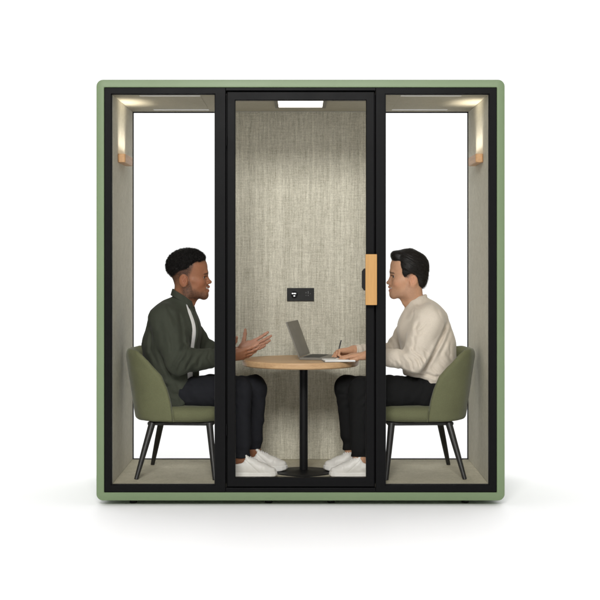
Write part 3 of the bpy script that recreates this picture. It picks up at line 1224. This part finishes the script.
def seat_person(sp):
    u = U(YC)
    fwd = sp['fwd']
    H = sp['head']

    def J(p, y):
        return Q(p[0], p[1], y)
    org = np.array((Q(sp['torso'][2][0], 0, YC)[0], YC, ZF))
    sy = ((0, 1, 0), sp.get('sq', .76))
    arms = [[J(p, y) for p, y in a] for a in sp['arms']]
    legs = [[J(p, y) for p, y in l] for l in sp['legs']]
    # ---- body: one continuous surface
    F = Field()
    add_head(F, H, sp.get('hk', 1.0))
    tor = [(Q(x, y, YC), (r - 4.5) * u) for x, y, r in sp['torso']]
    F.chain(tor, .04, sy)
    for (A, E_, W), (ra, re, rw), in zip(arms, sp['arm_r']):
        F.rc(A, E_, ra * u - .018, re * u - .016, .03)
        F.rc(E_, W, re * u - .018, .0265, .02)
    hands = []
    for hnd, (A, E_, W) in zip(sp['hands'], arms):
        w = W + hnd['off']
        F.rc(W - (W - E_) * .10, w, .0265, .0255, .02)
        hands.append(add_hand(F, w, hnd['X'], hnd['N'], hnd['side'], hnd['curls'], hnd['thumb'], hnd.get('sc', 1.0), hnd.get('spread', (.10, .03, -.03, -.10))))
    for (h_, k_, a_), (rh, rk, ra) in zip(legs, sp['leg_r']):
        F.rc(h_, k_, rh * u - .014, rk * u - .014, .03)
        F.rc(k_, a_, rk * u - .016, .040, .03)
        F.rc(a_, a_ + np.array((-fwd * .006, 0, -.075)), .038, .036, .02)
    base, lip, beard, browc = (np.array(q) for q in sp['skin'])

    def HC(P):
        """world -> profile units"""
        k = U(YC)
        zx = ((P[:, 0] / k + HX) - H.x0) * 8.5714
        zx = zx if fwd > 0 else 487 - (zx - 97) / .95
        zy = ((ZC - P[:, 2]) / k + HY - 240) * 8.5714
        zy = np.interp(zy, H.vm[:, 1], H.vm[:, 0])
        return zx, zy, (P[:, 1] - YC) / MZ

    def tint(P):
        zx, zy, w = HC(P)
        aw = np.abs(w)
        c = np.tile(base, (len(P), 1))
        hm = (P[:, 2] > Q(0, 305, YC)[2])

        def blend(mask, colr):
            nonlocal c
            mk = (np.clip(mask, 0, 1) * hm)[:, None]
            c = c * (1 - mk) + colr * mk
        # warm cheeks and ears
        blend(.35 * np.exp(-(((zx - 400) / 45) ** 2 + ((zy - 375) / 35) ** 2)), base * np.array((1.15, .85, .8)))
        blend(.4 * np.exp(-(((zx - 255) / 40) ** 2 + ((zy - 345) / 55) ** 2)) * (aw > 88), base * np.array((1.15, .82, .78)))
        # beard shadow along the jaw, over the lip
        n = .75 + .25 * vn(P * 260)
        line = np.interp(zx, [200, 285, 300, 330, 380, 420, 440, 520], [280, 285, 330, 425, 442, 446, 456, 470])
        bd_ = smooth_mask(line - zy + 8 * vn(P * 140), 44) * smooth_mask(230 - zx, 40) * smooth_mask(zy - 520, 30)
        mo = np.exp(-(((zy - 389) / 8) ** 2)) * (zx > 425) * (aw < 42) + np.exp(-(((zx - 432) / 9) ** 2 + ((zy - 425) / 22) ** 2)) * (aw < 50) * .6
        ear = ((((zx - 254) / 40) ** 2 + ((zy - 345) / 54) ** 2) < 1) & (aw > 90)
        blend(np.maximum(bd_, mo * .9) * n * sp['beard'] * ~ear, beard)
        # close-cropped fade above the ear
        if sp['fade']:
            fl = np.interp(zx, [60, 165, 200, 290, 302, 316, 335, 345, 450], [430, 425, 395, 320, 322, 280, 225, 186, 180])
            low = np.interp(zx, [60, 150, 215, 300, 340, 420], [330, 345, 290, 262, 205, 190])
            edge = zy - fl + 9 * vn(P * 130)
            blend(smooth_mask(edge, 62) * n * ~ear * np.clip(1.05 - (zy - low) / 110, .45, 1), beard * .5)
        else:
            fl = np.interp(zx, [100, 150, 200, 260, 300, 330, 350, 365, 450], [430, 415, 330, 300, 330, 300, 200, 178, 172])
            blend(smooth_mask(zy - fl, 16) * n * .8 * ~ear, beard)
        # brows, lash line
        by = 281 + .14 * (aw - 20) ** 2 / 30
        br = smooth_mask(np.abs(zy - by) - 6.5, 6) * (aw > 12) * (aw < 68) * (zx > 380)
        blend(br * .95 * (.8 + .2 * vn(P * 300)), browc)
        ls = smooth_mask(np.abs(zy - 311) - 3.5, 4) * (aw > 17) * (aw < 62) * (zx > 395)
        blend(ls * .85, browc)
        # lips and teeth
        lp = np.exp(-(((zy - np.interp(aw, [0, 12, 40], [403, 403, 409])) / 8.5) ** 2)) + np.exp(-(((zy - np.interp(aw, [0, 12, 40], [435, 433, 416])) / 9.5) ** 2))
        blend(lp * (zx > 425) * (aw < 40) * .85, lip)
        te = smooth_mask(np.abs(zy - np.interp(aw, [0, 20, 48], [417.5, 415, 404])) - 4.2, 3) * (aw < 44) * (zx > 416) * (zx < 462)
        blend(te, np.array((.72, .68, .62)))
        # paler palms and finger undersides
        if sp['palm'] is not None:
            pc = np.array(sp['palm'])
            for hnd, (A, E_, W) in zip(sp['hands'], arms):
                w0 = W + hnd['off']
                X, N = norm(hnd['X']), norm(hnd['N'])
                q = P - w0
                inh = (np.linalg.norm(q - X * .09, axis=1) < .14) & (q @ X > .0)
                mk = (np.clip(.25 + (q @ N) / .016, 0, 1) * inh * np.clip((q @ X) / .04, 0, 1))[:, None]
                c = c * (1 - mk) + pc * mk
        return c
    body = organic('person', F, .0027, sp['skinmat'], None, org, tint, tuple(org))
    # ---- eyes
    for s in (-1, 1):
        c0 = H(416, 317, s * 42.5) - org
        bm = bmesh.new()
        bmesh.ops.create_uvsphere(bm, u_segments=24, v_segments=16, radius=16.5 * MZ)
        gz = norm((fwd * .93, s * .22 - .12, -.03))
        for f in bm.faces:
            f.smooth = True
            f.material_index = int(norm(np.array(f.calc_center_median())) @ gz > .74)
        bmesh.ops.translate(bm, verts=bm.verts, vec=c0)
        link('eye', bm_mesh(bm), [M['eyewhite'], M['iris']], body)
    # ---- trousers
    F = Field()
    pel = Q(*sp['pelvis'][:2], YC)
    F.rc(pel - np.array((0, .045, 0)), pel + np.array((0, .045, 0)), sp['pelvis'][2] * u, None, .04)
    if 'waist' in sp:
        wx, wy, wr = sp['waist']
        F.rc(Q(wx, wy, YC), Q(wx, wy + 8, YC), wr * u, None, .03, sq=sy)
    for (h_, k_, a_), (rh, rk, ra) in zip(legs, sp['leg_r']):
        leg_chain(F, h_, k_, a_, rh * u, rk * u, ra * u)
    la = [(l[0], l[1], l[2]) for l in legs]

    def knee_folds(P):
        o = np.zeros(len(P))
        for h_, k_, a_ in legs:
            back = k_ + np.array((-fwd * .06, 0, -.05))
            de = np.linalg.norm(P - back, axis=1)
            dirn = norm((fwd * .5, 0, -.8))
            o += .008 * np.sin(((P - back) @ norm((fwd * .75, 0, .65))) / .02 * math.pi + 1.5 * vn(P * 10)) * np.exp(-(de / .085) ** 2)
            dh = np.linalg.norm(P - h_ - np.array((fwd * .05, 0, .02)), axis=1)
            o += .0065 * np.sin(((P - h_) @ norm((fwd * .8, .2, .5))) / .026 * math.pi + 1.5 * vn(P * 9 + 4)) * np.exp(-(dh / .12) ** 2)
            da, t = near_dist(P, k_, a_)
            o += .0055 * np.sin(t * 22 + 2 * vn(P * 12)) * np.exp(-((t - .95) / .2) ** 2) * (da < .1)
        return o
    F.post = fold_post([], knee_folds, gen=.0095, seed=sp['seed'] + 2)
    organic('trousers', F, .0042, sp['trouser_mat'], body, org)
    # ---- top garment
    F = Field()
    tor = [(Q(x, y, YC), r * u) for x, y, r in sp['torso']]
    F.chain(tor, .05, sy)
    for x, y, r, yy in sp.get('bulk', []):
        F.rc(Q(x, y, YC) - np.array((0, yy, 0)), Q(x, y, YC) + np.array((0, yy, 0)), r * u, None, .05)
    sp['top_extra'](F, u, H)
    for (A, E_, W), (ra, re, rw) in zip(arms, sp['arm_r']):
        M_ = A * .5 + E_ * .5
        F.rc(A, M_, ra * u, (ra * .45 + re * .55) * u, .05)
        F.rc(M_, E_, (ra * .45 + re * .55) * u, re * u, .02)
        We = W
        ax = norm(We - E_)
        f = f_rc(E_, We + ax * .02, re * u, rw * u)

        def cap(P, f=f, We=We, ax=ax):
            return smax(f(P), (P - We) @ ax, .005)
        F.add(cap, (E_ + We) / 2, np.linalg.norm(We - E_) / 2 + .10, .018)
    # open the neck
    for a, b, r in sp['neck_hole']:
        F.rc(H(*a), H(*b), r * MZ, None, .010, 's')
    F.post = fold_post(arms, sp.get('folds'), sp.get('famp', .0045), sp.get('fgen', .0045), sp['seed'], creases=sp['creases'])
    top = organic(sp['top_name'], F, .0036, sp['top_mat'], body, org)
    sp['finish'](body, top, org, H, u, arms)
    # ---- shoes
    for t_, y, z, yw in sp['shoes']:
        shoe_set(body, org, t_, y, ZF + z, fwd, yw) if False else None
        q = shoe_set(body, org, t_, y, ZF + z, fwd, yw)
    tag(body, sp['label'], 'person')
    return body, hands, org


# --- hair
def hair_left(body, org, H):
    F = Field()
    m = MZ

    def E(zx, zy, rx, rw, rz, k=.02):
        F.el(H(zx, zy), np.array((rx, rw, rz)) * m, k)
    E(258, 222, 164, 126, 142)
    E(345, 168, 82, 100, 62, .03)
    E(300, 160, 110, 112, 76, .03)
    poly = [(60, 60), (60, 300), (112, 322), (150, 338), (178, 322), (215, 288), (285, 262), (312, 238), (328, 204), (345, 190), (413, 187), (436, 176), (470, 60)]

    def to2(P):
        k = U(YC)
        return np.stack([((P[:, 0] / k + HX) - 155) * 8.5714, ((ZC - P[:, 2]) / k + HY - 240) * 8.5714], 1)
    F.add(f_poly(poly, to2, m), (0, 0, 0), 9, .016, 'i')

    def post(P, d):
        n = vn(P * 150) * .55 + vn(P * 90 + 5) * .6
        q = to2(P)
        low = np.interp(q[:, 0], [60, 150, 215, 300, 340, 420], [320, 335, 285, 255, 200, 120])
        tp = np.clip((q[:, 1] - low + 85) / 85, 0, 1) * np.clip((330 - q[:, 0]) / 60, 0, 1)
        return d + .0056 * n * (1 - .6 * tp) - .001 + .0065 * tp ** 1.5
    F.post = post
    o = organic('hair', F, .0021, M['hair_black'], body, org)
    # tight curl tips standing off the surface
    me = o.data
    rng = np.random.RandomState(3)
    n = len(me.vertices)
    co = np.empty(n * 3, np.float32)
    me.vertices.foreach_get('co', co)
    no = np.empty(n * 3, np.float32)
    me.vertices.foreach_get('normal', no)
    co, no = co.reshape(-1, 3), no.reshape(-1, 3)
    sel = rng.choice(n, 5200, replace=False)
    V, Fq = [], []
    for i in sel:
        p, nn = co[i] - no[i] * .001, no[i]
        t = norm(np.cross(nn, rng.randn(3)))
        b = np.cross(nn, t)
        r = .0026 + .0018 * rng.rand()
        ph = rng.rand() * 6.28
        pts = []
        for j in range(6):
            a = ph + j * 1.15
            pts.append(p + nn * (j * .0013) + r * (t * math.cos(a) + b * math.sin(a)))
        for j in range(6):
            wv = .0007 * (1 - j * .12)
            q = len(V)
            V += [pts[j] + t * wv, pts[j] - t * wv, pts[j] + b * wv]
            if j:
                for s_ in range(3):
                    Fq.append((q - 3 + s_, q - 3 + (s_ + 1) % 3, q + (s_ + 1) % 3, q + s_))
    link('curls', np_mesh((np.array(V), np.array(Fq))), M['curl'], o, smooth=True)


def hair_right(body, org, H):
    F = Field()
    m = MZ
    base = Q(375, 240, YC)

    def W(zx, zy, w=0):
        return Q(375 + zx / 8.5714, 240 + zy / 8.5714, YC) + np.array((0, w * m, 0))

    def E(zx, zy, rx, rw, rz, k=.02, w=0):
        F.el(W(zx, zy, w), np.array((rx, rw, rz)) * m, k)
    E(312, 224, 150, 120, 134)
    E(385, 325, 64, 92, 98, .035)
    E(262, 165, 105, 106, 78, .03)
    E(290, 245, 98, 118, 100, .04)
    E(252, 280, 44, 98, 64, .03)
    F.rc(W(182, 140, -45), W(182, 140, 45), 42 * m, None, .02)
    F.rc(W(175, 142, -30), W(300, 125, -20), 34 * m, 42 * m, .02)
    F.rc(W(175, 142, 30), W(300, 125, 20), 34 * m, 42 * m, .02)
    poly = [(120, 40), (128, 130), (148, 172), (175, 184), (208, 182), (216, 250), (231, 290), (243, 320), (255, 320), (268, 298), (300, 284), (340, 300), (352, 335), (362, 392), (400, 412), (428, 404), (520, 300), (520, 40)]

    def to2(P):
        k = U(YC)
        return np.stack([((P[:, 0] / k + HX) - 375) * 8.5714, ((ZC - P[:, 2]) / k + HY - 240) * 8.5714], 1)
    F.add(f_poly(poly, to2, m), (0, 0, 0), 9, .010, 'i')

    def flow(P):
        """arc length around the crown: strands run back over the head, so streaks vary across it"""
        q = to2(P)
        zx, zy = q.T
        w = (P[:, 1] - YC) / m
        ang = np.arctan2(w, 330 - zy + 0 * zx)                       # across the head
        side = np.clip((np.abs(w) - 60) / 40, 0, 1)
        return ang, zx, zy, side

    def post(P, d):
        ang, zx, zy, side = flow(P)
        st = vn(np.stack([ang * 26, zx * .012 + zy * .006, zy * .004], 1)) * .6 + vn(np.stack([ang * 60, zx * .02, zy * .01 + 3], 1)) * .5
        # side hair is combed back and down
        s2 = vn(np.stack([(zy - .55 * zx) * .085, (zx + zy) * .008, side * 2 + 4], 1)) * .7 + vn(np.stack([(zy - .5 * zx) * .2, (zx + zy) * .015, side * 2], 1)) * .4
        return d + .0028 * (st * (1 - side) + s2 * side)
    F.post = post
    o = organic('hair', F, .0021, M['hair_sleek'], body, org)
    me = o.data
    rng = np.random.RandomState(9)
    n = len(me.vertices)
    co = np.empty(n * 3, np.float32)
    me.vertices.foreach_get('co', co)
    no = np.empty(n * 3, np.float32)
    me.vertices.foreach_get('normal', no)
    co, no = co.reshape(-1, 3), no.reshape(-1, 3)
    V, Fq = [], []
    for i in rng.choice(n, 6500, replace=False):
        p, nn = co[i].astype(float), no[i].astype(float)
        wz = (p + org)
        hi = np.clip((wz[2] - W(0, 190)[2]) / .04, 0, 1)
        comb = np.array((1.0, 0, .05)) * hi + np.array((.75, 0, -.65)) * (1 - hi)
        t = comb - (comb @ nn) * nn
        if np.linalg.norm(t) < .2:
            continue
        t = norm(t + .12 * rng.randn(3))
        b = norm(np.cross(nn, t))
        ln = .012 + .016 * rng.rand()
        lift = .0015 + .0022 * rng.rand()
        for j in range(5):
            s_ = j / 4
            c = p + t * ln * s_ - nn * (.0006 + .010 * s_ * s_ * ln / .03) + nn * lift * math.sin(s_ * 3.0)
            wv = .00045 * (1 - .7 * s_)
            q = len(V)
            V += [c + b * wv, c - b * wv, c + nn * wv]
            if j:
                for e_ in range(3):
                    Fq.append((q - 3 + e_, q - 3 + (e_ + 1) % 3, q + (e_ + 1) % 3, q + e_))
    link('strands', np_mesh((np.array(V), np.array(Fq))), M['strand'], o, smooth=True)


# --- man in the dark shirt
def shirt_opening(F, u, H):
    """the shirt hangs open down the chest: a wedge towards the front and the near side"""
    A, B_ = Q(177, 300, YC), Q(172.5, 372, YC)
    d = norm((math.cos(R(-44)), math.sin(R(-44)), 0))

    def wedge(P):
        ax = norm(B_ - A)
        q = P - A
        t = q @ ax
        out = q @ d
        side = q @ np.cross(ax, d)
        half = np.interp(t, [0, .06, .25, .45], [.008, .015, .021, .026])
        return np.maximum(np.abs(side) - half, .02 - out)
    F.add(wedge, (A + B_) / 2, .34, .006, 's')
    # untucked tail over the near hip
    near = f_rc(Q(171, 368, .42), Q(173, 402, .42), .142, .148)
    cut = f_poly([(150, 330), (184, 360), (185.5, 404), (180, 409), (150, 409)], lambda P: np.stack([P[:, 0] / U(.27) + HX, (ZC - P[:, 2]) / U(.27) + HY], 1), U(.27))
    F.add(lambda P: smax(near(P), cut(P), .008), Q(171, 386, .36), .26, .02)


def shirt_finish(body, top, org, H, u, arms):
    sy = ((0, 1, 0), .88)
    F = Field()
    F.chain([(Q(183, 304, YC), 10.6 * u), (Q(175, 323, YC), 20.2 * u), (Q(173, 346, YC), 23.4 * u), (Q(174, 374, YC), 22.6 * u)], .05, sy)
    F.rc(Q(183, 330, YC) - np.array((0, .05, 0)), Q(183, 330, YC) + np.array((0, .05, 0)), 15.8 * u, None, .05)
    F.rc(H(248, 470), H(300, 640), 82 * MZ, None, .01, 's')
    F.post = lambda P, d: d + .002 * vn(P * np.array((30, 30, 9)))
    organic('t_shirt', F, .0045, M['white_cotton'], body, org)
    # fold-down collar: swept strip around the neck, open at the throat
    n = 48
    bm = bmesh.new()
    rows = []
    cN = H(243, 480) - org
    for i in range(n + 1):
        a = R(-152 + 304 * i / n)            # 0 = nape
        ca, sa = math.cos(a), math.sin(a)
        f = (1 - ca) / 2                      # 0 nape .. 1 throat
        x = -ca
        tip = max(0, f - .62) / .38
        def P_(r, dz, dx=0):
            return cN + np.array(((x * r * (1.0 - .12 * f) + 4 * f + dx) * MZ, sa * r * 1.06 * MZ, dz * MZ))
        top_z = 62 - 108 * f ** 1.1
        drop = 54 + 46 * tip
        rows.append([P_(86, top_z - 30), P_(88, top_z - 4), P_(91, top_z + 2), P_(96, top_z), P_(103 + 6 * tip, top_z - drop * .5, 4 * tip),
                     P_(111 + 10 * tip, top_z - drop, 12 * tip), P_(107 + 10 * tip, top_z - drop - 3, 12 * tip), P_(99 + 6 * tip, top_z - drop * .5, 4 * tip), P_(92, top_z - 10)])
    vr = [[bm.verts.new(p) for p in r] for r in rows]
    m_ = len(vr[0])
    for r0, r1 in zip(vr, vr[1:]):
        for j in range(m_):
            bm.faces.new((r0[j], r0[(j + 1) % m_], r1[(j + 1) % m_], r1[j]))
    bm.faces.new(vr[0])
    bm.faces.new(vr[-1])
    o = link('collar', bm_mesh(bm), M['shirt'], top, smooth=True)
    md = o.modifiers.new('s', 'SUBSURF')
    md.levels = md.render_levels = 2
    hair_left(body, org, H)


spL = dict(
    fwd=1, head=headL, seed=0.0, sq=.88,
    torso=[(183, 303, 11), (173, 322, 23), (170.6, 345, 26.8), (171.4, 372, 25.8), (170, 396, 25)],
    bulk=[(183, 329, 17.5, .06)],
    pelvis=(165, 392, 22),
    arms=[[((165, 319.5), .31), ((179, 362), .23), ((224, 356.5), .35)], [((174, 317), .60), ((206, 353), .68), ((230, 352), .58)]],
    arm_r=[(16.2, 12.8, 8.2), (17, 12, 8)],
    legs=[[((172, 394), .385), ((239, 390.5), .33), ((241, 457), .305)], [((172, 394), .53), ((254, 388), .54), ((253, 450), .51)]],
    leg_r=[(17.5, 12.8, 9.2), (17.5, 13, 8.8)],
    skin=[(.300, .130, .068), (.225, .080, .062), (.032, .020, .015), (.010, .008, .007)], beard=.9, fade=True,
    palm=(.46, .245, .165), skinmat=M['skin_dark'],
    hands=[dict(off=np.array((.022, .006, .0)), X=(.97, .10, .14), N=(-.15, .80, .60), side=-1, sc=1.0,
                curls=[(.10, .25, .15), (.18, .30, .2), (.25, .35, .25), (.3, .35, .3)],
                thumb=[(.35, .9, .15), (.45, .9, .0), (.30, .95, -.1)]),
           dict(off=np.array((.058, -.012, .008)), X=(.88, -.12, .34), N=(-.18, -.80, .62), side=1, sc=1.04,
                curls=[(-.02, .10, .08), (.02, .12, .1), (.08, .15, .1), (.14, .2, .15)], spread=(.20, .06, -.06, -.2),
                thumb=[(.45, .85, .05), (.30, .95, -.05), (.20, 1.0, -.15)])],
    neck_hole=[((248, 470), (255, 560), 84)],
    top_extra=shirt_opening, top_name='shirt', top_mat=M['shirt'], trouser_mat=M['navy'], finish=shirt_finish,
    famp=.0095, fgen=.0105,
    shoes=[(277.5, .285, .0, 0.0), (288, .49, .0065, 0.0)],
    creases=[([(178.5, 313), (182, 329), (184.5, 345), (185, 352)], 1.7, 9), ([(146, 321), (150.5, 335), (150, 350), (158, 366)], 2.0, 6),
             ([(160, 354), (166, 368), (171, 377)], 1.8, 7), ([(183, 353), (177, 360), (173.5, 369)], 1.4, 6), ([(190, 353.5), (183, 361), (179, 371)], 1.4, 6),
             ([(196, 354), (191, 361), (186, 370)], 1.3, 5), ([(204, 353), (200, 359), (199, 366)], 1.2, 4.5), ([(209, 352), (208, 358), (211, 364)], 1.0, 4),
             ([(165, 303), (172, 314), (178, 326)], 1.8, 4.5), ([(158, 318), (164, 332), (165, 346)], 2.4, 4.5), ([(170, 330), (174, 342), (174, 352)], 1.8, 5),
             ([(151, 372), (162, 384), (172, 388)], 1.8, 5), ([(160, 382), (172, 394), (182, 397)], 1.6, 4.5), ([(176, 382), (180, 392), (181, 405)], 1.4, 4)],
    label='man in dark olive shirt gesturing with both hands, seated in the booth')


# --- man in the pale sweater
def sweater_extra(F, u, H):
    # ribbed crew neck band
    c = H(222, 536)
    n = 20
    for i in range(n):
        a0, a1 = 2 * math.pi * i / n, 2 * math.pi * (i + 1) / n

        def P_(a):
            f = (1 + math.cos(a)) / 2          # 1 = throat
            return c + np.array((-math.cos(-a) * -1 * -84 * MZ, math.sin(a) * 90 * MZ, (50 - 112 * f) * MZ))
        F.rc(P_(a0), P_(a1), 9.5 * MZ, None, .008)
    # hem
    hem = [(380, 376.5), (402, 376.5), (420, 378.5), (427.5, 381), (431, 387), (439, 392), (470, 396), (470, 440), (380, 440)]
    k = U(.30)
    F.add(f_poly(hem, lambda P: np.stack([P[:, 0] / k + HX, (ZC - P[:, 2]) / k + HY], 1), k), Q(425, 392, YC), .5, .008, 's')


def sweater_finish(body, top, org, H, u, arms):
    hair_right(body, org, H)


spR = dict(
    fwd=-1, head=headR, seed=5.3, sq=.90, hk=.96,
    torso=[(417, 304, 10.5), (424, 322, 22), (428.2, 346, 25.8), (430, 369, 25), (431, 393, 24)],
    bulk=[(416, 329, 17.5, .06)],
    pelvis=(437, 392, 22), waist=(430, 383, 24.2),
    arms=[[((428, 321), .30), ((414, 361.5), .225), ((370, 355.2), .325)], [((419, 318), .60), ((393, 353), .66), ((354, 350.5), .50)]],
    arm_r=[(16.8, 11.6, 6.6), (15.5, 10.5, 5.8)],
    legs=[[((429, 394), .385), ((361, 390.5), .33), ((360.5, 457), .305)], [((429, 394), .53), ((347, 388.5), .54), ((352, 449), .51)]],
    leg_r=[(17.5, 12.8, 9.6), (17.5, 13, 8.8)],
    skin=[(.56, .315, .195), (.50, .19, .15), (.26, .165, .12), (.025, .018, .015)], beard=.35, fade=False,
    palm=None, skinmat=M['skin_light'],
    hands=[dict(off=np.array((-.016, .002, .001)), X=(-.96, .20, -.07), N=(.02, .10, -1), side=-1, sc=.98,
                curls=[(.18, .25, .15), (.2, .3, .2), (.22, .32, .2), (.22, .35, .2)],
                thumb=[(.75, .6, .1), (.9, .3, .2), (.95, .1, .2)]),
           dict(off=np.array((-.012, -.004, -.002)), X=(-.86, -.30, -.10), N=(.05, -.55, -.85), side=1, sc=.98,
                curls=[(.55, .75, .35), (.75, .9, .5), (.95, 1.1, .6), (1.05, 1.15, .6)],
                thumb=[(.75, .55, .45), (.85, .0, .6), (.8, -.35, .5)])],
    neck_hole=[((245, 455), (232, 556), 77)],
    top_extra=sweater_extra, top_name='sweater', top_mat=M['sweater'], trouser_mat=M['blackcotton'], finish=sweater_finish,
    famp=.0085, fgen=.0075,
    shoes=[(328.8, .285, .0, 0.0), (323, .49, .0065, 0.0)],
    creases=[([(450, 322), (444, 335), (437.5, 346), (430, 359), (422, 371)], 1.9, 11), ([(452.5, 331), (446, 344), (440, 356)], 1.8, 5),
             ([(418, 321), (415, 327), (415.5, 335)], 1.5, 6), ([(426, 322), (420, 328), (416, 331)], 1.1, 4), ([(425, 331), (419, 333), (414.5, 334)], 1.1, 4),
             ([(410.5, 353.5), (416, 359), (418.5, 366)], 1.2, 6.5), ([(414, 351), (420, 356), (424, 363)], 1.2, 6), ([(405, 355), (410, 361), (411.5, 369)], 1.1, 5.5),
             ([(417, 345), (424, 350), (428, 354)], 1.2, 4.5), ([(397, 357), (400, 362), (400, 368)], 1.2, 4), ([(389, 357), (392, 361), (391, 366)], 1.1, 3.5),
             ([(413, 335), (413.5, 343), (411, 351)], 1.6, 6), ([(446, 352), (452, 360), (455, 366)], 1.6, 5), ([(439, 362), (447, 370), (454, 374)], 1.6, 5),
             ([(424, 373), (434, 377), (446, 377)], 1.5, 5), ([(430, 366), (438, 374), (440, 384)], 1.4, 4), ([(404, 370), (415, 373.5), (428, 374.5)], 1.1, 4)],
    label='man in pale oatmeal sweater writing in a notebook, seated in the booth')

manL, handsL, orgL = seat_person(spL)
manR, handsR, orgR = seat_person(spR)

# pen held between the writing thumb and index finger
tips = handsR[1]
gp = (tips[0] + tips[4]) / 2
ax = norm((.25, .30, .92))
tip_z = ZT + .0102
t0 = (gp[2] - tip_z) / ax[2]
a = gp - ax * t0
pen = empty('pen', tuple(a))
tag(pen, 'slim black pen in the writing hand of the man in the sweater', 'pen')
tube('barrel', [ax * .012, ax * .085, ax * .104], [.0036, .0040, .0036], M['pen'], pen, 14)
tube('nib', [ax * .0005, ax * .0118], [.0006, .0030], M['alu'], pen, 12)
